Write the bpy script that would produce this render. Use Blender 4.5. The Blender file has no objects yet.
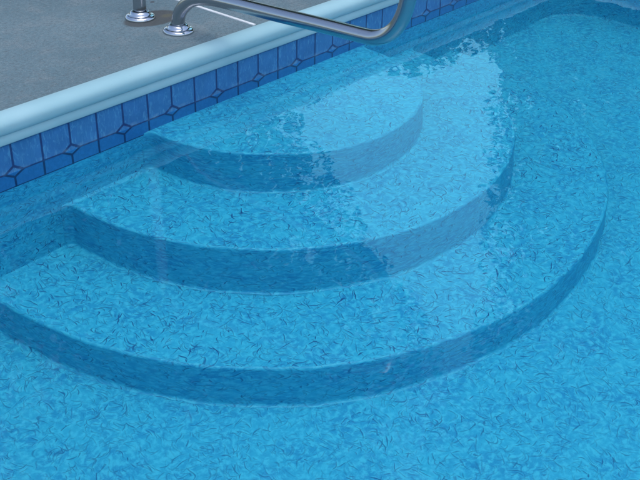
import bpy, math, random
from mathutils import Vector, Matrix, noise as mnoise

random.seed(7)
scene = bpy.context.scene
COL = scene.collection
S = 0.105            # metres per liner tile width (the unit the layout below is written in)
Z0 = 0.85            # deck level, in tile units above the top of the tile border


def V(x, y, z):      # layout units -> metres, deck surface at z = 0
    return Vector((x * S, y * S, (z - Z0) * S))


# ------------------------------------------------------------------ layout (tile units)
XL, XR, YF, YB = -11.8, 32.23, 0.0, -84.0     # pool walls: x from XL to XR, y from YB to YF
Z_WATER = -.911
H_BORDER, H_MID = 1.939, 0.901
CX, CY = 10.342, -0.303
RADII = (5.387, 8.676, 12.0)
LEVELS = (-1.737, -4.441, -7.027)
Z_FLOOR = -8.893


# ------------------------------------------------------------------ object helpers
def obj(name, me, mat=None, parent=None):
    o = bpy.data.objects.new(name, me)
    COL.objects.link(o)
    if mat is not None:
        me.materials.append(mat)
    if parent is not None:
        o.parent = parent
    return o


def empty(name, loc=(0, 0, 0)):
    o = bpy.data.objects.new(name, None)
    o.empty_display_size = 0.2
    COL.objects.link(o)
    o.location = loc
    return o


def tag(o, label=None, cat=None, group=None, kind=None):
    for k, v in (("label", label), ("category", cat), ("group", group), ("kind", kind)):
        if v:
            o[k] = v
    return o


def mesh(name, verts, faces, uvs=None, smooth=False):
    me = bpy.data.meshes.new(name)
    me.from_pydata([tuple(v) for v in verts], [], faces)
    if uvs is not None:
        lay = me.uv_layers.new(name="UVMap")
        for poly in me.polygons:
            for li in poly.loop_indices:
                lay.data[li].uv = uvs[me.loops[li].vertex_index]
    if smooth:
        for p in me.polygons:
            p.use_smooth = True
    me.update()
    return me


def sweep_tube(name, pts, rad, seg=20, closed_ends=True):
    """tube along a list of points (parallel-transport frame)"""
    verts, faces = [], []
    n = len(pts)
    t0 = (pts[1] - pts[0]).normalized()
    ref = Vector((1, 0, 0)) if abs(t0.x) < 0.9 else Vector((0, 1, 0))
    nrm = (ref - t0 * ref.dot(t0)).normalized()
    for i, p in enumerate(pts):
        t = (pts[min(i + 1, n - 1)] - pts[max(i - 1, 0)]).normalized()
        nrm = (nrm - t * nrm.dot(t)).normalized()
        b = t.cross(nrm)
        for k in range(seg):
            a = 2 * math.pi * k / seg
            verts.append(p + (nrm * math.cos(a) + b * math.sin(a)) * rad)
    for i in range(n - 1):
        for k in range(seg):
            k2 = (k + 1) % seg
            faces.append((i * seg + k, i * seg + k2, (i + 1) * seg + k2, (i + 1) * seg + k))
    if closed_ends:
        faces.append(tuple(reversed(range(seg))))
        faces.append(tuple((n - 1) * seg + k for k in range(seg)))
    return mesh(name, verts, faces, smooth=True)


def lathe(name, prof, seg=48):
    """prof: list of (r, z) metres, from outside bottom to the inside top"""
    verts, faces = [], []
    for r, z in prof:
        for k in range(seg):
            a = 2 * math.pi * k / seg
            verts.append((r * math.cos(a), r * math.sin(a), z))
    for i in range(len(prof) - 1):
        for k in range(seg):
            k2 = (k + 1) % seg
            faces.append((i * seg + k, i * seg + k2, (i + 1) * seg + k2, (i + 1) * seg + k))
    return mesh(name, verts, faces, smooth=True)


def smooth_path(ctrl, step=0.012):
    """Catmull-Rom (centripetal-ish) through control points, resampled"""
    P = [ctrl[0] + (ctrl[0] - ctrl[1])] + ctrl + [ctrl[-1] + (ctrl[-1] - ctrl[-2])]
    out = []
    for i in range(1, len(P) - 2):
        p0, p1, p2, p3 = P[i - 1:i + 3]
        t01, t12, t23 = ((p1 - p0).length ** .5, (p2 - p1).length ** .5, (p3 - p2).length ** .5)
        m1 = (p2 - p1) + t12 * ((p1 - p0) / t01 - (p2 - p0) / (t01 + t12))
        m2 = (p2 - p1) + t12 * ((p3 - p2) / t23 - (p3 - p1) / (t12 + t23))
        n = max(2, int((p2 - p1).length / step))
        for k in range(n):
            t = k / n
            out.append(p1 * (2 * t ** 3 - 3 * t ** 2 + 1) + m1 * (t ** 3 - 2 * t ** 2 + t)
                       + p2 * (-2 * t ** 3 + 3 * t ** 2) + m2 * (t ** 3 - t ** 2))
    out.append(ctrl[-1])
    return out


def fillet_path(pts, radii, step=0.012):
    """polyline with circular-ish (quadratic) rounded corners"""
    out = [pts[0]]
    for i in range(1, len(pts) - 1):
        p, a, b = pts[i], pts[i - 1], pts[i + 1]
        u, w = (a - p).normalized(), (b - p).normalized()
        ang = u.angle(w)
        r = radii[i]
        d = min(r / math.tan(ang / 2), (a - p).length * .49, (b - p).length * .49)
        r = d * math.tan(ang / 2)
        c = p + (u + w).normalized() * (r / math.sin(ang / 2))
        s, e = p + u * d - c, p + w * d - c
        tot = s.angle(e)
        n = max(6, int(tot * r / step))
        ax = s.cross(e).normalized()
        for k in range(n + 1):
            out.append(c + Matrix.Rotation(tot * k / n, 3, ax) @ s)
    out.append(pts[-1])
    # subdivide long straights
    res = [out[0]]
    for q in out[1:]:
        L = (q - res[-1]).length
        m = max(1, int(L / 0.05))
        base = res[-1]
        for k in range(1, m + 1):
            res.append(base + (q - base) * (k / m))
    return res


# ------------------------------------------------------------------ shader helpers
class NT:
    def __init__(self, name):
        self.mat = bpy.data.materials.new(name)
        self.mat.use_nodes = True
        self.t = self.mat.node_tree
        self.t.nodes.clear()
        self.out = self.n("ShaderNodeOutputMaterial")

    def n(self, kind, **kw):
        nd = self.t.nodes.new(kind)
        for k, v in kw.items():
            setattr(nd, k, v)
        return nd

    def link(self, a, b):
        self.t.links.new(a, b)

    def put(self, sock, val):
        if hasattr(val, "is_output"):
            self.link(val, sock)
        else:
            sock.default_value = val

    def m(self, op, a, b=None, c=None, clamp=False):
        nd = self.n("ShaderNodeMath", operation=op, use_clamp=clamp)
        self.put(nd.inputs[0], a)
        if b is not None:
            self.put(nd.inputs[1], b)
        if c is not None:
            self.put(nd.inputs[2], c)
        return nd.outputs[0]

    def vm(self, op, a, b=None, scale=None):
        nd = self.n("ShaderNodeVectorMath", operation=op)
        self.put(nd.inputs[0], a)
        if b is not None:
            self.put(nd.inputs[1], b)
        if scale is not None:
            self.put(nd.inputs["Scale"], scale)
        return nd.outputs["Value"] if op in ("LENGTH", "DOT_PRODUCT", "DISTANCE") else nd.outputs[0]

    def step(self, x, lo, hi, a=0., b=1.):
        nd = self.n("ShaderNodeMapRange", interpolation_type="SMOOTHSTEP")
        self.put(nd.inputs["Value"], x)
        for k, v in (("From Min", lo), ("From Max", hi), ("To Min", a), ("To Max", b)):
            self.put(nd.inputs[k], v)
        return nd.outputs["Result"]

    def noise(self, vec, scale, detail=3., rough=.5, color=False, dims="3D", dist=0.):
        nd = self.n("ShaderNodeTexNoise", noise_dimensions=dims)
        self.put(nd.inputs["Vector"], vec)
        nd.inputs["Scale"].default_value = scale
        nd.inputs["Detail"].default_value = detail
        nd.inputs["Roughness"].default_value = rough
        nd.inputs["Distortion"].default_value = dist
        return nd.outputs["Color" if color else "Fac"]

    def mix(self, f, a, b, blend="MIX"):
        nd = self.n("ShaderNodeMix", data_type="RGBA", blend_type=blend)
        self.put(nd.inputs[0], f)
        self.put(nd.inputs[6], a if hasattr(a, "is_output") else (*a, 1.0) if len(a) == 3 else a)
        self.put(nd.inputs[7], b if hasattr(b, "is_output") else (*b, 1.0) if len(b) == 3 else b)
        return nd.outputs[2]

    def mapping(self, vec, loc=(0, 0, 0), rot=(0, 0, 0), scale=(1, 1, 1)):
        nd = self.n("ShaderNodeMapping")
        self.put(nd.inputs["Vector"], vec)
        nd.inputs["Location"].default_value = loc
        nd.inputs["Rotation"].default_value = rot
        nd.inputs["Scale"].default_value = scale
        return nd.outputs[0]

    def uv(self):
        return self.n("ShaderNodeTexCoord").outputs["UV"]

    def objco(self):
        return self.n("ShaderNodeTexCoord").outputs["Object"]

    def xyz(self, v):
        nd = self.n("ShaderNodeSeparateXYZ")
        self.put(nd.inputs[0], v)
        return nd.outputs

    def bsdf(self, color, rough=.5, metal=0., spec=.5, normal=None, **kw):
        b = self.n("ShaderNodeBsdfPrincipled")
        self.put(b.inputs["Base Color"], color if hasattr(color, "is_output") else (*color, 1.0))
        self.put(b.inputs["Roughness"], rough)
        self.put(b.inputs["Metallic"], metal)
        b.inputs["Specular IOR Level"].default_value = spec
        if normal is not None:
            self.link(normal, b.inputs["Normal"])
        for k, v in kw.items():
            self.put(b.inputs[k], v)
        return b.outputs[0]

    def bump(self, h, strength=.3, dist=.01):
        nd = self.n("ShaderNodeBump")
        nd.inputs["Strength"].default_value = strength
        nd.inputs["Distance"].default_value = dist
        self.put(nd.inputs["Height"], h)
        return nd.outputs[0]

    def done(self, shader):
        self.link(shader, self.out.inputs["Surface"])
        return self.mat


# ------------------------------------------------------------------ materials
def liner_color(T, uv, strength):
    """printed pebble pattern: cyan ground, short curved dark strokes and pale emboss highlights"""
    n1 = T.noise(uv, 0.55, 3, .55, color=True, dims="2D")
    n2 = T.noise(uv, 2.1, 2, .5, color=True, dims="2D")
    w = T.vm("ADD", T.vm("SCALE", T.vm("SUBTRACT", n1, (.5, .5, .5)), scale=.55),
             T.vm("SCALE", T.vm("SUBTRACT", n2, (.5, .5, .5)), scale=.03))
    p = T.vm("ADD", uv, w)
    base = T.mix(T.step(T.noise(uv, .9, 5, .68, dims="2D"), .30, .66), LINER_A, LINER_B)
    base = T.mix(T.step(T.noise(p, 5.5, 4, .65, dims="2D"), .40, .68), base, LINER_C)
    dark = None
    pale = None
    swirl = T.noise(uv, .65, 2, .5, dims="2D")
    # (cell size, half length, half width, share of cells that carry a stroke)
    # (cell size, half length, half width, share of cells that carry a stroke)
    specs = [(.62, .56, .036, .80), (.50, .56, .042, .75), (.72, .54, .034, .75), (.42, .58, .048, .70), (.56, .56, .038, .75), (.80, .52, .034, .70)]
    for i, (cell, ha, hb, pres) in enumerate(specs):
        q = T.mapping(p, loc=(i * 7.31, i * 3.77, 0), rot=(0, 0, i * .83), scale=(1.16 / cell, 1.16 / cell, 1))
        vo = T.n("ShaderNodeTexVoronoi", voronoi_dimensions="2D", feature="F1")
        T.put(vo.inputs["Vector"], q)
        vo.inputs["Scale"].default_value = 1.0
        rc = T.xyz(vo.outputs["Color"])
        dx, dy, _ = T.xyz(T.vm("SUBTRACT", q, vo.outputs["Position"]))
        region = T.step(T.noise(T.vm("ADD", uv, (i * 5.1, -i * 2.3, 0)), 0.8, 1, .5, dims="2D"), .36, .60, .42, 1.)
        for j in range(2):
            r = [T.m("FRACT", T.m("MULTIPLY_ADD", rc[k], 5.37, rc[(k + 1) % 3])) for k in range(3)] if j else rc
            ang = T.m("ADD", T.m("MULTIPLY", r[0], 2.3), T.m("MULTIPLY_ADD", swirl, 6., i * .83 + j * .9))
            ca, sa = T.m("COSINE", ang), T.m("SINE", ang)
            ox, oy = T.m("MULTIPLY_ADD", r[1], .5, -.25), T.m("MULTIPLY_ADD", r[2], .5, -.25)
            ux, uy = T.m("ADD", dx, ox), T.m("ADD", dy, oy)
            ex = T.m("ADD", T.m("MULTIPLY", ux, ca), T.m("MULTIPLY", uy, sa))
            ey = T.m("SUBTRACT", T.m("MULTIPLY", uy, ca), T.m("MULTIPLY", ux, sa))
            ey = T.m("ADD", ey, T.m("MULTIPLY", T.m("MULTIPLY", ex, ex), T.m("MULTIPLY_ADD", r[1], .34, -.17)))
            la = T.m("MULTIPLY_ADD", r[2], ha * .75, ha * .25)
            ex, ey = T.m("DIVIDE", ex, la), T.m("DIVIDE", ey, hb)
            ex2 = T.m("MULTIPLY", ex, ex)
            shape = T.step(T.m("ADD", ex2, T.m("MULTIPLY", ey, ey)), .25, 1.15, 1., 0.)
            on = T.m("LESS_THAN", T.m("FRACT", T.m("MULTIPLY", T.m("ADD", r[0], r[2]), 7.13)), pres)
            amp = T.m("MULTIPLY", T.m("MULTIPLY", on, region), T.m("MULTIPLY_ADD", T.m("MULTIPLY", r[1], r[1]), .62, .38))
            a = T.m("MULTIPLY", shape, amp)
            dark = a if dark is None else T.m("MAXIMUM", dark, a)
            # pale emboss highlight put into the print colour along one side of each fleck
            ep = T.m("SUBTRACT", ey, 1.9)
            b = T.m("MULTIPLY", T.step(T.m("ADD", ex2, T.m("MULTIPLY", ep, ep)), .2, 1.5, 1., 0.), amp)
            pale = b if pale is None else T.m("MAXIMUM", pale, b)
    c = T.mix(T.m("MULTIPLY", pale, .38), base, LINER_P)
    c = T.mix(T.m("MULTIPLY", dark, strength), c, LINER_D)
    return c, dark, p


LINER_A = (.022, .34, .60)
LINER_B = (.038, .48, .70)
LINER_C = (.070, .59, .78)
LINER_P = (.10, .70, .84)
LINER_D = (.010, .065, .25)


def mat_liner(name, strength):
    T = NT(name)
    c, dark, p = liner_color(T, T.uv(), strength)
    # a few yellowish-grey dirt marks
    g = T.step(T.noise(T.objco(), 2.2, 3, .6), .70, .80, 0., .35)
    c = T.mix(g, c, (.20, .34, .30))
    return T.done(T.bsdf(c, .45, spec=.3))


def mat_border():
    """printed tile border above the liner pattern: UV.x = tile index, UV.y = height (0 at the top)"""
    T = NT("printed_tile_border")
    uv = T.uv()
    x, y, _ = T.xyz(uv)
    hw = .042
    fx = T.m("ABSOLUTE", T.m("SUBTRACT", T.m("FRACT", T.m("ADD", x, .5)), .5))              # dist to any vertical joint
    fe = T.m("ABSOLUTE", T.m("SUBTRACT", T.m("MODULO", T.m("ADD", x, 1001.), 2.), 1.))       # dist to even vertical
    dy = T.m("ABSOLUTE", T.m("ADD", y, H_MID))
    dia = T.m("ADD", T.m("DIVIDE", fe, .30), T.m("DIVIDE", dy, T.step(y, -H_MID - .001, -H_MID + .001, .34, .185)))                         # <1 inside the diamond
    outside = T.m("GREATER_THAN", dia, 1.)
    lv = T.m("MULTIPLY", T.step(fx, hw * .55, hw * 1.15, 1., 0.), outside)
    lh = T.m("MULTIPLY", T.step(dy, hw * .45, hw * .95, 1., 0.), outside)
    ld = T.step(T.m("ABSOLUTE", T.m("SUBTRACT", dia, 1.)), .16, .34, 1., 0.)
    lb = T.step(T.m("ABSOLUTE", T.m("ADD", y, H_BORDER - .045)), .022, .045, 1., 0.)
    lt = T.step(y, -.05, -.02, 0., 1.)
    line = T.m("MAXIMUM", T.m("MAXIMUM", lv, lh), T.m("MAXIMUM", ld, T.m("MAXIMUM", lb, T.m("MULTIPLY", lt, .5))))
    cell = T.n("ShaderNodeTexWhiteNoise", noise_dimensions="1D")
    T.put(cell.inputs["W"], T.m("FLOOR", x))
    cv = T.vm("ADD", uv, T.vm("SCALE", cell.outputs["Color"], scale=9.))
    # brushed glaze: streaks mostly vertical, denser near the tile edges
    st = T.noise(T.mapping(cv, scale=(5.5, 2.2, 1)), 1.6, 4, .65, dims="2D", dist=.8)
    st2 = T.noise(T.mapping(cv, rot=(0, 0, .9), scale=(9, 2.4, 1)), 1.4, 3, .6, dims="2D", dist=.5)
    edge = T.step(fx, .08, .40, 1., .25)
    pale = T.m("MULTIPLY", T.step(st, .50, .68), edge)
    col = T.mix(T.step(T.noise(cv, 1.5, 3, .6, dims="2D"), .3, .7), (.030, .142, .345), (.022, .115, .29))
    col = T.mix(T.m("MULTIPLY", cell.outputs["Value"], .35), col, (.037, .175, .37))
    col = T.mix(T.m("MULTIPLY", pale, .42), col, (.09, .33, .52))
    col = T.mix(T.m("MULTIPLY", T.step(st2, .58, .70), .35), col, (.11, .34, .52))
    low = T.mix(T.step(st, .4, .7), (.027, .20, .49), (.036, .24, .56))
    col = T.mix(T.m("LESS_THAN", y, -H_MID), col, low)
    lc = T.mix(T.noise(uv, 3., 2, .5, dims="2D"), (.006, .014, .085), (.010, .028, .13))
    col = T.mix(T.m("MULTIPLY", line, .92), col, lc)
    # faint water-line scum on the tiles
    scum = T.m("MULTIPLY", T.step(T.m("ABSOLUTE", T.m("ADD", y, .85)), .0, .12, 1., 0.),
               T.step(T.noise(uv, 2.4, 4, .7, dims="2D"), .40, .75))
    col = T.mix(T.m("MULTIPLY", scum, .30), col, (.25, .42, .50))
    return T.done(T.bsdf(col, .32, spec=.5))


def mat_coping():
    T = NT("white_coping_enamel")
    o = T.objco()
    n = T.noise(o, 2.5, 4, .6)
    c = T.mix(T.step(n, .35, .7), (.26, .45, .50), (.30, .49, .54))
    sm = T.noise(T.mapping(o, scale=(1, 6, 6)), 5., 4, .7)
    c = T.mix(T.step(sm, .60, .80, 0., .22), c, (.24, .40, .44))
    sp = T.noise(o, 130., 2, .5)
    c = T.mix(T.step(sp, .70, .76, 0., .35), c, (.20, .33, .36))
    return T.done(T.bsdf(c, T.m("MULTIPLY_ADD", n, .2, .50), spec=.25, normal=T.bump(T.noise(o, 26., 2, .5), .08, .004)))


def mat_concrete():
    T = NT("brushed_concrete")
    o = T.objco()
    n1 = T.noise(o, 1.6, 5, .6)
    n2 = T.noise(o, 9., 5, .65)
    n3 = T.noise(T.mapping(o, rot=(0, 0, .25), scale=(18, 150, 1)), 1., 3, .6)
    n4 = T.noise(o, 240., 3, .7)
    c = T.mix(T.step(n1, .32, .68), (.090, .158, .188), (.130, .206, .238))
    c = T.mix(T.step(n2, .45, .75, 0., .55), c, (.19, .235, .25))
    c = T.mix(T.step(n3, .45, .70, 0., .28), c, (.11, .125, .135))
    c = T.mix(T.step(n4, .53, .66, 0., .75), c, (.085, .095, .10))
    c = T.mix(T.step(n4, .30, .43, .45, 0.), c, (.34, .36, .36))
    # a broad trowelled patch and small pits
    n6 = T.noise(o, 85., 3, .7)
    c = T.mix(T.step(n6, .50, .66, 0., .56), c, (.075, .095, .105))
    c = T.mix(T.step(n6, .32, .46, .28, 0.), c, (.26, .29, .29))
    n5 = T.noise(o, 34., 1, .5)
    c = T.mix(T.step(n5, .78, .80, 0., .6), c, (.05, .055, .06))

    def spot(cx, cy, rx, ry, inner, outer, wob=.25):
        d = T.vm("MULTIPLY", T.vm("SUBTRACT", o, tuple(V(cx, cy, Z0))), (1 / (rx * S), 1 / (ry * S), 0))
        d = T.m("ADD", T.vm("LENGTH", d), T.m("MULTIPLY", T.m("SUBTRACT", n2, .5), wob))
        return T.step(d, inner, outer, 1., 0.)
    # rust-brown damp stains beside the posts of both rails, grout collar around the front posts
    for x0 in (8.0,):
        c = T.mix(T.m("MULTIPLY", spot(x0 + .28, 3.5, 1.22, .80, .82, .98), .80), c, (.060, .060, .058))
        c = T.mix(T.m("MULTIPLY", spot(x0 + .85, 3.36, .35, .25, .3, 1.), .35), c, (.15, .14, .07))
        c = T.mix(T.m("MULTIPLY", spot(x0 + .15, 1.72, .98, .90, .78, 1.), .16), c, (.33, .35, .34))
    c = T.mix(T.m("MULTIPLY", spot(9.49, 4.9, .10, .10, .6, 1.), .9), c, (.05, .05, .06))
    c = T.mix(T.m("MULTIPLY", spot(12.35, 2.75, .42, .42, .7, 1., .1), .93), c, (.02, .022, .03))
    h = T.m("ADD", T.m("MULTIPLY", n3, .5), T.m("ADD", T.m("MULTIPLY", n4, .7), T.m("MULTIPLY", n2, .6)))
    return T.done(T.bsdf(c, .88, spec=.25, normal=T.bump(h, .45, .003)))


def mat_steel(name="brushed_stainless_steel", col=(.38, .41, .44), rough=.22):
    T = NT(name)
    o = T.objco()
    n = T.noise(T.mapping(o, scale=(240, 240, 240)), 1., 3, .6)
    n2 = T.noise(o, 14., 4, .6)
    c = T.mix(T.step(n2, .55, .8, 0., .35), col, tuple(v * .72 for v in col))
    r = T.m("MULTIPLY_ADD", n2, .14, rough - .07)
    return T.done(T.bsdf(c, r, metal=1.))


def mat_water():
    T = NT("still_pool_water")
    o = T.objco()
    a = T.noise(T.mapping(o, rot=(0, 0, .5), scale=(1., 1.8, 1)), 4.2, 2, .45, dist=.4)
    b = T.noise(T.mapping(o, rot=(0, 0, -.4), scale=(1.3, 1., 1)), 13., 2, .5)
    h = T.m("ADD", T.m("MULTIPLY", a, 1.), T.m("MULTIPLY", b, .22))
    g = T.n("ShaderNodeBsdfGlass")
    g.inputs["Color"].default_value = (.84, .985, 1., 1)
    g.inputs["Roughness"].default_value = 0.0
    g.inputs["IOR"].default_value = 1.333
    T.link(T.bump(h, WATER_BUMP, .010), g.inputs["Normal"])
    return T.done(g.outputs[0])


WATER_BUMP = .11


def mat_plain(name, c, rough=.6, scale=8., var=.25, spec=.4):
    T = NT(name)
    n = T.noise(T.objco(), scale, 4, .6)
    col = T.mix(T.step(n, .3, .7), tuple(v * (1 - var) for v in c), tuple(min(1, v * (1 + var)) for v in c))
    return T.done(T.bsdf(col, rough, spec=spec))


def mat_leaf():
    T = NT("leaf_green")
    oi = T.n("ShaderNodeNewGeometry").outputs["Random Per Island"]
    c = T.mix(oi, (.030, .060, .018), (.075, .12, .035))
    return T.done(T.bsdf(c, .6, spec=.3))


LINER = mat_liner("pebble_print_liner", .96)
LINER_FLOOR = mat_liner("faint_pebble_print_liner", .70)  # floor flecks faded in the colour for distance blur and water; risers share it
BORDER = mat_border()
COPING = mat_coping()
CONCRETE = mat_concrete()
STEEL = mat_steel()
CHROME = mat_steel("polished_chrome", (.46, .50, .54), .12)
WATER = mat_water()
STRIP = mat_plain("white_vinyl_strip", (.66, .69, .70), .5, 30., .1)
GRASS = mat_plain("lawn_ground", (.05, .085, .025), .9, 3., .35)
BARK = mat_plain("tree_bark", (.075, .055, .04), .9, 25., .4)
LEAF = mat_leaf()
SCREW = mat_plain("dark_screw_metal", (.10, .10, .11), .4, 60., .2)

# ------------------------------------------------------------------ swimming pool (floor, walls, border, coping)
pool = tag(empty("swimming_pool", V(CX, -20, Z0)),
           "in-ground pool with blue pebble-print liner, printed tile border and pale rounded coping", "swimming pool")
pl = pool.location


def local(v):
    return v - pl


# floor: flat shallow end, sloping down beyond the photographer's side
fv, fuv, ff = [], [], []
ys = [0.0, -10, -20, -30, -38, -56, -70, YB]
zs = [Z_FLOOR] * 5 + [Z_FLOOR - 5.5, Z_FLOOR - 8, Z_FLOOR - 8]
for y, z in zip(ys, zs):
    for x in (XL, XR):
        fv.append(local(V(x, y, z)))
        fuv.append((x, y))
for i in range(len(ys) - 1):
    ff.append((2 * i, 2 * i + 2, 2 * i + 3, 2 * i + 1))
obj("floor", mesh("floor", fv, ff, fuv), LINER_FLOOR, pool)

RC = 2.4     # rounded inside corners of the pool


def ring(offset, n=14):
    """closed pool outline, offset outwards, with rounded corners; (x, y) list"""
    out = []
    cs = [(XR - RC, YF - RC, 0), (XL + RC, YF - RC, 90), (XL + RC, YB + RC, 180), (XR - RC, YB + RC, 270)]
    for cx, cy, a0 in cs:
        for k in range(n + 1):
            a = math.radians(a0 + 90 * k / n)
            out.append((cx + (RC + offset) * math.cos(a), cy + (RC + offset) * math.sin(a)))
    return out


def floor_z(y):
    for i in range(len(ys) - 1):
        if ys[i] >= y >= ys[i + 1]:
            t = (ys[i] - y) / (ys[i] - ys[i + 1])
            return zs[i] + t * (zs[i + 1] - zs[i])
    return zs[-1]


def runlen(r):
    L, s = [0.], 0.
    for i in range(1, len(r)):
        s += math.dist(r[i], r[i - 1])
        L.append(s)
    return L


def wrapband(name, prof, mat, parent, uvmode, dense=True):
    """sweep a profile [(outward offset, z or callable(y))] round the pool outline"""
    base = ring(0)
    # more points on the straights (floor slopes under them)
    pts = []
    nb = len(base)
    for i in range(nb):
        a, b = base[i], base[(i + 1) % nb]
        pts.append((i, 0.))
        if math.dist(a, b) > 5:
            for k in range(1, 24):
                pts.append((i, k / 24))
    rings = [ring(o) for o, _ in prof]
    verts, uvs, faces = [], [], []
    bl = []
    for (i, t) in pts:
        a, b = base[i], base[(i + 1) % nb]
        bl.append((a[0] + (b[0] - a[0]) * t, a[1] + (b[1] - a[1]) * t))
    # running coordinate measured so that it equals x along the far wall
    L = runlen(bl + [bl[0]])
    off = None
    for k, q in enumerate(bl):
        if abs(q[1] - YF) < 1e-6:
            off = q[0] + L[k]
            break
    n = len(pts) + 1
    for k in range(n):
        i, t = pts[k % len(pts)]
        vv = 0.
        last = None
        for j, (o, z) in enumerate(prof):
            a, b = rings[j][i], rings[j][(i + 1) % nb]
            q = (a[0] + (b[0] - a[0]) * t, a[1] + (b[1] - a[1]) * t)
            zz = z(bl[k % len(pts)][1]) if callable(z) else z
            verts.append(local(V(q[0], q[1], zz)))
            if last is not None:
                vv += math.hypot(o - last[0], zz - last[1])
            last = (o, zz)
            uvs.append((off - L[k], zz if uvmode == "z" else vv))
    m = len(prof)
    for k in range(n - 1):
        for j in range(m - 1):
            faces.append((k * m + j, k * m + j + 1, (k + 1) * m + j + 1, (k + 1) * m + j))
    return obj(name, mesh(name, verts, faces, uvs, smooth=True), mat, parent)


cove = [(-.20, lambda y: floor_z(y) + .008), (-.115, lambda y: floor_z(y) + .03), (-.045, lambda y: floor_z(y) + .09), (-.0, lambda y: floor_z(y) + .21)]
wall = wrapband("wall", [(0, -H_BORDER)] + list(reversed(cove)), LINER, pool, "z")
wrapband("tile_border", [(.0, .06), (.0, -H_BORDER)], BORDER, wall, "z")
# coping: deck-side edge, bullnose, under-groove, then the flat track strip
prof = [(.385, Z0 - .30), (.385, Z0 - .01), (.365, Z0 + .008)]
for k in range(9):
    a = math.radians(86 - k * 10.75)
    prof.append((.17 - .34 * math.cos(a), .60 + .262 * math.sin(a)))
for k in range(1, 8):
    a = math.radians(90 * k / 7)
    prof.append((-.17 + .108 * (1 - math.cos(a)), .60 - .275 * math.sin(a)))
cop = wrapband("coping", prof, COPING, pool, "v")
wrapband("track_strip", [(-.060, .322), (-.068, .31), (-.070, .045), (-.058, .022), (.0, .018)], COPING, cop, "v")
# sealant groove between bullnose and strip is left by the geometry itself

# ------------------------------------------------------------------ wedding-cake steps
steps = tag(empty("pool_steps", V(CX, -4, LEVELS[2])),
            "three-tier half-round wedding-cake steps in blue liner under the water", "pool steps")
sl = steps.location


def step_path(r, n=120):
    """from the wall on the left, round, to the wall on the right: (x, y, nx, ny)"""
    f = -CY                                            # coved corner where the riser meets the wall
    out = [(CX - r - f, .3, 0, -1)]
    for k in range(6):
        t = math.radians(90 - 18 * k)
        out.append((CX - r - f + f * math.cos(t), CY + f * math.sin(t), -math.cos(t), -math.sin(t)))
    for k in range(1, n + 1):
        a = math.pi + math.pi * k / n
        out.append((CX + r * math.cos(a), CY + r * math.sin(a), math.cos(a), math.sin(a)))
    for k in range(1, 7):
        t = math.radians(15 * k)
        out.append((CX + r + f - f * math.cos(t), CY + f * math.sin(t), math.cos(t), -math.sin(t)))
    out.append((CX + r + f, .3, 0, -1))
    return out


def make_step(r, zt, zb, lip):
    path = step_path(r)
    n = len(path)

    def wob(i, s):
        x, y, nx, ny = path[i]
        return (mnoise.noise(Vector((x * .35, y * .35, s))) * .06 + mnoise.noise(Vector((x * 1.3, y * 1.3, s))) * .022)
    # riser: rounded lip, slightly battered face, coved foot
    prof = []
    rl, rf = .10, .11
    for k in range(7):
        a = math.radians(90 - 15 * k)
        prof.append((-rl + rl * math.cos(a), zt - rl + rl * math.sin(a)))
    for k in range(1, 6):
        t = k / 6
        prof.append((.02 * t, zt - rl - (zt - rl - zb - rf) * t))
    for k in range(7):
        a = math.radians(180 + 15 * k)
        prof.append((.02 + rf + rf * math.cos(a), zb + rf + rf * math.sin(a) + .004))
    verts, uvs, faces = [], [], []
    L = runlen([(p[0], p[1]) for p in path])
    m = len(prof)
    for i, (x, y, nx, ny) in enumerate(path):
        vv, last = 0., prof[0]
        for j, (o, z) in enumerate(prof):
            vv += math.dist((o, z), last)
            last = (o, z)
            oo = o + wob(i, 1.3 + zt)
            zz = z + (mnoise.noise(Vector((x * .5, y * .5, 7 + zt))) * .02 if j < m - 2 else 0)
            verts.append(V(x + nx * oo, y + ny * oo, zz) - sl)
            uvs.append((L[i] * .62 + 40 * r, vv * 1.35))
    for i in range(n - 1):
        for j in range(m - 1):
            faces.append((i * m + j, i * m + j + 1, (i + 1) * m + j + 1, (i + 1) * m + j))
    riser_me = mesh("riser", verts, faces, uvs, smooth=True)
    # tread: fan grid meeting the lip
    tv, tuv, tf = [], [], []
    rings = [0.02, .25, .5, .75, .9, 1.]
    for i, (x, y, nx, ny) in enumerate(path):
        oo = -.10 + wob(i, 1.3 + zt)
        ex, ey = x + nx * oo, y + ny * oo
        for f in rings:
            qx, qy = CX + (ex - CX) * f, .25 + (ey - .25) * f
            zz = zt + (mnoise.noise(Vector((x * .5, y * .5, 7 + zt))) * .02 if f == 1. else mnoise.noise(Vector((qx * .4, qy * .4, zt))) * .02)
            tv.append(V(qx, qy, zz) - sl)
            tuv.append((qx, qy))
    m = len(rings)
    for i in range(n - 1):
        for j in range(m - 1):
            tf.append((i * m + j, i * m + j + 1, (i + 1) * m + j + 1, (i + 1) * m + j))
    st = obj("step", mesh("tread", tv, tf, tuv, smooth=True), LINER, steps)
    obj("riser", riser_me, LINER_FLOOR, st)
    return st


zb = list(LEVELS[1:]) + [Z_FLOOR]
for r, zt, z_b, lab in zip(RADII, LEVELS, zb, ("smallest top step just below the water surface",
                                               "middle half-round step", "widest bottom step on the pool floor")):
    make_step(r, zt, z_b, None)["label"] = lab

# ------------------------------------------------------------------ water
wr = ring(.012)
water = obj("water", mesh("water", [V(x, y, Z_WATER) for x, y in wr], [tuple(range(len(wr)))]), WATER)
tag(water, kind="structure")

# ------------------------------------------------------------------ deck, joint strip, ground
DX0, DX1, DY0, DY1 = XL - 16, XR + 22, YB - 16, 26


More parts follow.
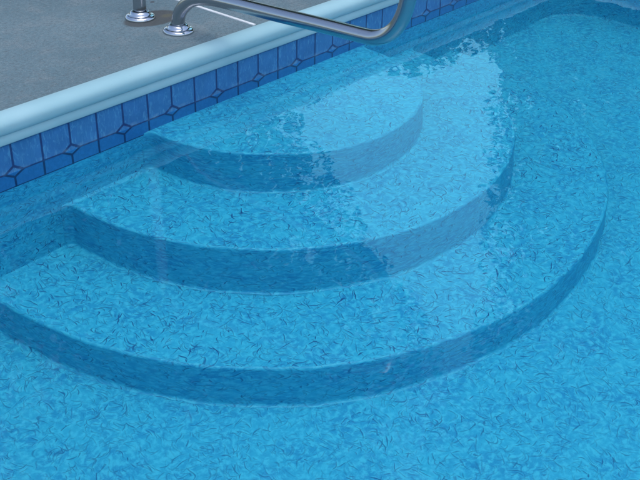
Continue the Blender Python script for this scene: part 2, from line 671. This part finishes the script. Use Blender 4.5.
def frame_sheet(name, inner, x0, x1, y0, y1, z, mat):
    """flat sheet with a hole: outline of inner ring joined to an outer rectangle by angular matching"""
    cx, cy = (x0 + x1) / 2, (y0 + y1) / 2
    verts, faces = [], []
    n = len(inner)
    for x, y in inner:
        verts.append(V(x, y, z))
    for x, y in inner:
        dx, dy = x - cx, y - cy
        t = min(((x1 if dx > 0 else x0) - cx) / dx if abs(dx) > 1e-9 else 1e9,
                ((y1 if dy > 0 else y0) - cy) / dy if abs(dy) > 1e-9 else 1e9)
        verts.append(V(cx + dx * t, cy + dy * t, z))
    corners = {}
    for cxx, cyy in ((x1, y1), (x0, y1), (x0, y0), (x1, y0)):
        corners[(cxx, cyy)] = len(verts)
        verts.append(V(cxx, cyy, z))
    for i in range(n):
        j = (i + 1) % n
        a, b = verts[n + i], verts[n + j]
        if abs(a.x - b.x) > 1e-6 and abs(a.y - b.y) > 1e-6:
            best = min(corners.values(), key=lambda q: (verts[q] - a).length + (verts[q] - b).length)
            faces.append((i, n + i, best, n + j, j))
        else:
            faces.append((i, n + i, n + j, j))
    return mesh(name, verts, faces)


deck = obj("deck", frame_sheet("deck", ring(.37), DX0, DX1, DY0, DY1, Z0, CONCRETE), CONCRETE)
tag(deck, kind="structure")
rect = []
for k in range(20):
    rect.append((DX1 + (DX0 - DX1) * k / 20, DY1))
for k in range(20):
    rect.append((DX0, DY1 + (DY0 - DY1) * k / 20))
for k in range(20):
    rect.append((DX0 + (DX1 - DX0) * k / 20, DY0))
for k in range(20):
    rect.append((DX1, DY0 + (DY1 - DY0) * k / 20))
ground = obj("ground", frame_sheet("ground", rect, -4000, 4000, -4000, 4000, Z0 - .3, GRASS), GRASS)
tag(ground, kind="structure")


def box(name, lo, hi):
    x0, y0, z0 = lo
    x1, y1, z1 = hi
    v = [Vector(c) for c in ((x0, y0, z0), (x1, y0, z0), (x1, y1, z0), (x0, y1, z0), (x0, y0, z1), (x1, y0, z1), (x1, y1, z1), (x0, y1, z1))]
    return mesh(name, v, [(3, 2, 1, 0), (4, 5, 6, 7), (0, 1, 5, 4), (1, 2, 6, 5), (2, 3, 7, 6), (3, 0, 4, 7)])


js = obj("joint_strip", box("joint_strip", V(10.22, .42, Z0 - .05), V(10.34, DY1 - .1, Z0 + .03)), STRIP)
tag(js, "thin white joint strip running across the grey concrete deck", "joint strip")


# ------------------------------------------------------------------ handrails
def make_rail(x0, dy, label):
    root = tag(empty("handrail", V(x0, 2.8 + dy, Z0)), label, "handrail")
    ctrl = [(1.80, .86), (1.795, 1.15), (1.70, 1.50), (1.42, 1.84), (.98, 2.14), (.30, 2.33), (-.8, 2.42), (-2.55, 2.505), (-4.6, 2.615), (-6.2, 2.685)]
    lower = smooth_path([V(0, y, z) for y, z in ctrl], .008)
    bend = smooth_path([V(0, y, z) for y, z in ((-6.2, 2.685), (-6.62, 2.73), (-7.02, 2.90), (-7.34, 3.19), (-7.56, 3.58), (-7.69, 4.05), (-7.76, 4.5))], .006)
    upper = fillet_path([V(0, y, z) for y, z in ((-7.76, 4.5), (-8.0, 6.6), (3.55, 9.6), (3.80, .86))], [0, .10, .16, 0])
    pts = lower[:-1] + bend[:-1] + upper
    base = V(0, 2.8, Z0)
    obj("tube", sweep_tube("tube", [p - base for p in pts], .228 * S, 24), STEEL, root)
    fl = [(.530, .0), (.530, .05), (.515, .085), (.47, .12), (.42, .135), (.385, .145), (.365, .18), (.34, .235), (.30, .265), (.262, .275), (.240, .262), (.228, .18)]
    me = lathe("cover_plate", [(r * S, z * S) for r, z in fl])
    me.materials.append(CHROME)
    for k, y in enumerate((3.80, 1.80)):
        f = bpy.data.objects.new("cover_plate", me)
        COL.objects.link(f)
        f.parent = root
        f.location = V(0, y, Z0) - base + Vector((0, 0, .0005))
    return root


make_rail(8.0, 0, "bent stainless steel handrail whose lower bar crosses over the white coping and top step")


# ------------------------------------------------------------------ trees across the pool (seen mirrored in the water)
def polar(az, dist, z=0.0, origin=(1.05, -.75)):
    a = math.radians(az)
    return Vector((origin[0] + dist * math.sin(a), origin[1] + dist * math.cos(a), z))


def make_tree(base, trunk_h, blobs, label, nleaf, leaf, seed):
    rnd = random.Random(seed)
    root = tag(empty("broadleaf_tree", base), label, "tree", "trees mirrored in the pool water")
    tv, tf = [], []

    def limb(p, q, r0, r1, seg=8, n=6):
        st = len(tv)
        d = (q - p).normalized()
        u = d.orthogonal().normalized()
        w = d.cross(u)
        for i in range(n + 1):
            t = i / n
            c = p.lerp(q, t) + Vector((rnd.uniform(-1, 1), rnd.uniform(-1, 1), 0)) * r0 * .3 * (0 < i < n)
            r = r0 + (r1 - r0) * t
            for k in range(seg):
                a = 2 * math.pi * k / seg
                tv.append(c + (u * math.cos(a) + w * math.sin(a)) * r)
        for i in range(n):
            for k in range(seg):
                k2 = (k + 1) % seg
                tf.append((st + i * seg + k, st + i * seg + k2, st + (i + 1) * seg + k2, st + (i + 1) * seg + k))
    top = Vector((0, 0, trunk_h))
    limb(Vector((0, 0, -.05)), top, .17, .11)
    for c, r in blobs:
        limb(top * rnd.uniform(.7, 1.), Vector(c), .07, .02)
    obj("trunk", mesh("trunk", tv, tf, smooth=True), BARK, root)
    lv, lf = [], []
    tot = sum(r ** 2 for c, r in blobs)
    for c, r in blobs:
        c = Vector(c)
        for _ in range(int(nleaf * r * r / tot)):
            while True:
                p = Vector((rnd.uniform(-1, 1), rnd.uniform(-1, 1), rnd.uniform(-1, 1)))
                if p.length < 1 and rnd.random() < .25 + p.length * .75:
                    break
            if mnoise.noise((c + p * r) * 1.6) < -.42:
                continue
            p = c + p * r * (1 + .15 * mnoise.noise(p * 3))
            d = Vector((rnd.gauss(0, 1), rnd.gauss(0, 1), rnd.gauss(0, .7))).normalized()
            e = d.orthogonal().normalized()
            e = Matrix.Rotation(rnd.uniform(0, 6.28), 3, d) @ e
            L = leaf * rnd.uniform(.7, 1.3)
            w = d.cross(e)
            k = len(lv)
            lv.extend([p, p + e * L * .5 + w * L * .28, p + e * L, p + e * L * .5 - w * L * .28])
            lf.append((k, k + 1, k + 2, k + 3))
    obj("crown", mesh("crown", lv, lf), LEAF, root)
    return root


def tree_at(az, dist, label, blobs_ae, nleaf, leaf, seed, trunk_h):
    """blobs given as (azimuth, elevation, radius in degrees) seen from the water"""
    b = polar(az, dist, -.03)
    bl = []
    for a, e, rd in blobs_ae:
        p = polar(a, dist, dist * math.tan(math.radians(e)))
        bl.append((p - b, dist / math.cos(math.radians(e)) * math.tan(math.radians(rd))))
    return make_tree(b, trunk_h, bl, label, nleaf, leaf, seed)


tree_at(36, 6.5, "tall leafy tree on the left, seen only mirrored in the water",
        [(35, 25, 9), (40, 33, 9.5), (47, 42, 9), (29, 31, 10), (23, 24, 10), (36, 46, 10), (33, 17, 8), (22, 38, 10), (42, 54, 9), (26, 50, 9)],
        42000, .12, 3, 2.0)
tree_at(74, 7.5, "spreading leafy tree on the right, seen only mirrored in the water",
        [(70, 19, 8), (66, 15, 5), (72, 28, 9), (75, 38, 10), (84, 26, 9), (84, 40, 9), (82, 15, 8), (68, 46, 7), (78, 22, 7), (69, 24, 7), (76, 14, 6)],
        42000, .12, 5, 1.8)
tree_at(53, 5.5, "low bushy tree between the two tall ones, seen only mirrored in the water",
        [(48, 12.5, 4.6), (55, 12, 4.6), (44, 15, 5), (61, 10, 4.5), (53, 11, 6), (67, 12, 6), (74, 12, 6)], 12000, .09, 9, .6)

# ------------------------------------------------------------------ sky and sun
SKY_PATCH = 5.3
world = bpy.data.worlds.new("World")
scene.world = world
world.use_nodes = True
wt = world.node_tree
wt.nodes.clear()
wo = wt.nodes.new("ShaderNodeOutputWorld")
bg = wt.nodes.new("ShaderNodeBackground")
sky = wt.nodes.new("ShaderNodeTexSky")
sky.sky_type = "NISHITA"
sky.sun_disc = False
SUN_EL, SUN_ROT = math.radians(75), math.radians(200)
sky.sun_elevation = SUN_EL
sky.sun_rotation = SUN_ROT
sky.air_density = 1.0
sky.dust_density = 2.0
sky.ozone_density = .3
bg.inputs["Strength"].default_value = 0.15
# added bright blue sky patch, brightens the water's reflection between the trees
def wn(kind, **kw):
    nd = wt.nodes.new(kind)
    for k, v in kw.items():
        setattr(nd, k, v)
    return nd


tc = wn("ShaderNodeTexCoord")
dot = wn("ShaderNodeVectorMath", operation="DOT_PRODUCT")
ca, ce = math.radians(54), math.radians(22)
dot.inputs[1].default_value = (math.sin(ca) * math.cos(ce), math.cos(ca) * math.cos(ce), math.sin(ce))
wt.links.new(tc.outputs["Generated"], dot.inputs[0])
nz = wn("ShaderNodeTexNoise")
nz.inputs["Scale"].default_value = 4.5
nz.inputs["Detail"].default_value = 6
nz.inputs["Roughness"].default_value = .55
wt.links.new(tc.outputs["Generated"], nz.inputs["Vector"])
ad = wn("ShaderNodeMath", operation="MULTIPLY_ADD")
ad.inputs[1].default_value = .08
wt.links.new(nz.outputs["Fac"], ad.inputs[0])
wt.links.new(dot.outputs["Value"], ad.inputs[2])
mr = wn("ShaderNodeMapRange", interpolation_type="SMOOTHSTEP")
mr.inputs["From Min"].default_value = 1.0
mr.inputs["From Max"].default_value = 1.024
wt.links.new(ad.outputs[0], mr.inputs["Value"])
mx = wn("ShaderNodeMix", data_type="RGBA")
wt.links.new(mr.outputs["Result"], mx.inputs[0])
wt.links.new(sky.outputs[0], mx.inputs[6])
mx.inputs[7].default_value = (SKY_PATCH * .46, SKY_PATCH * .98, SKY_PATCH * 1.24, 1)
wt.links.new(mx.outputs[2], bg.inputs["Color"])
wt.links.new(bg.outputs[0], wo.inputs["Surface"])

sd = bpy.data.lights.new("sun", "SUN")
sd.energy = 0.6
sd.angle = math.radians(40)
sd.color = (1.0, .96, .90)
so = bpy.data.objects.new("sun", sd)
COL.objects.link(so)
dirv = Vector((math.sin(SUN_ROT) * math.cos(SUN_EL), math.cos(SUN_ROT) * math.cos(SUN_EL), math.sin(SUN_EL)))
so.rotation_euler = dirv.to_track_quat("Z", "Y").to_euler()
so.location = (0, 0, 8)

# ------------------------------------------------------------------ camera
cam = bpy.data.cameras.new("camera")
co = bpy.data.objects.new("camera", cam)
COL.objects.link(co)
yaw, pit, rol = .8618, .5394, .0231
f = Vector((math.sin(yaw) * math.cos(pit), math.cos(yaw) * math.cos(pit), -math.sin(pit)))
r = f.cross(Vector((0, 0, 1))).normalized()
u = r.cross(f)
r2 = r * math.cos(rol) + u * math.sin(rol)
u2 = -r * math.sin(rol) + u * math.cos(rol)
M = Matrix((r2, u2, -f)).transposed().to_4x4()
M.translation = V(-13.648, -23.32, 12.348)
co.matrix_world = M
cam.sensor_width = 36
cam.lens = 1000.80 / 640 * 36
cam.clip_start = .05
cam.clip_end = 3000
scene.camera = co

# ------------------------------------------------------------------ render settings
scene.view_settings.view_transform = "Standard"
scene.view_settings.look = "None"
scene.view_settings.gamma = 1.0
scene.view_settings.use_curve_mapping = False
scene.view_settings.exposure = 0.84
cy = scene.cycles
cy.caustics_refractive = True
cy.caustics_reflective = True
cy.use_adaptive_sampling = True
cy.adaptive_threshold = 0.02
cy.max_bounces = 12
cy.diffuse_bounces = 3
cy.transmission_bounces = 8
cy.blur_glossy = 0.5
cy.use_denoising = True
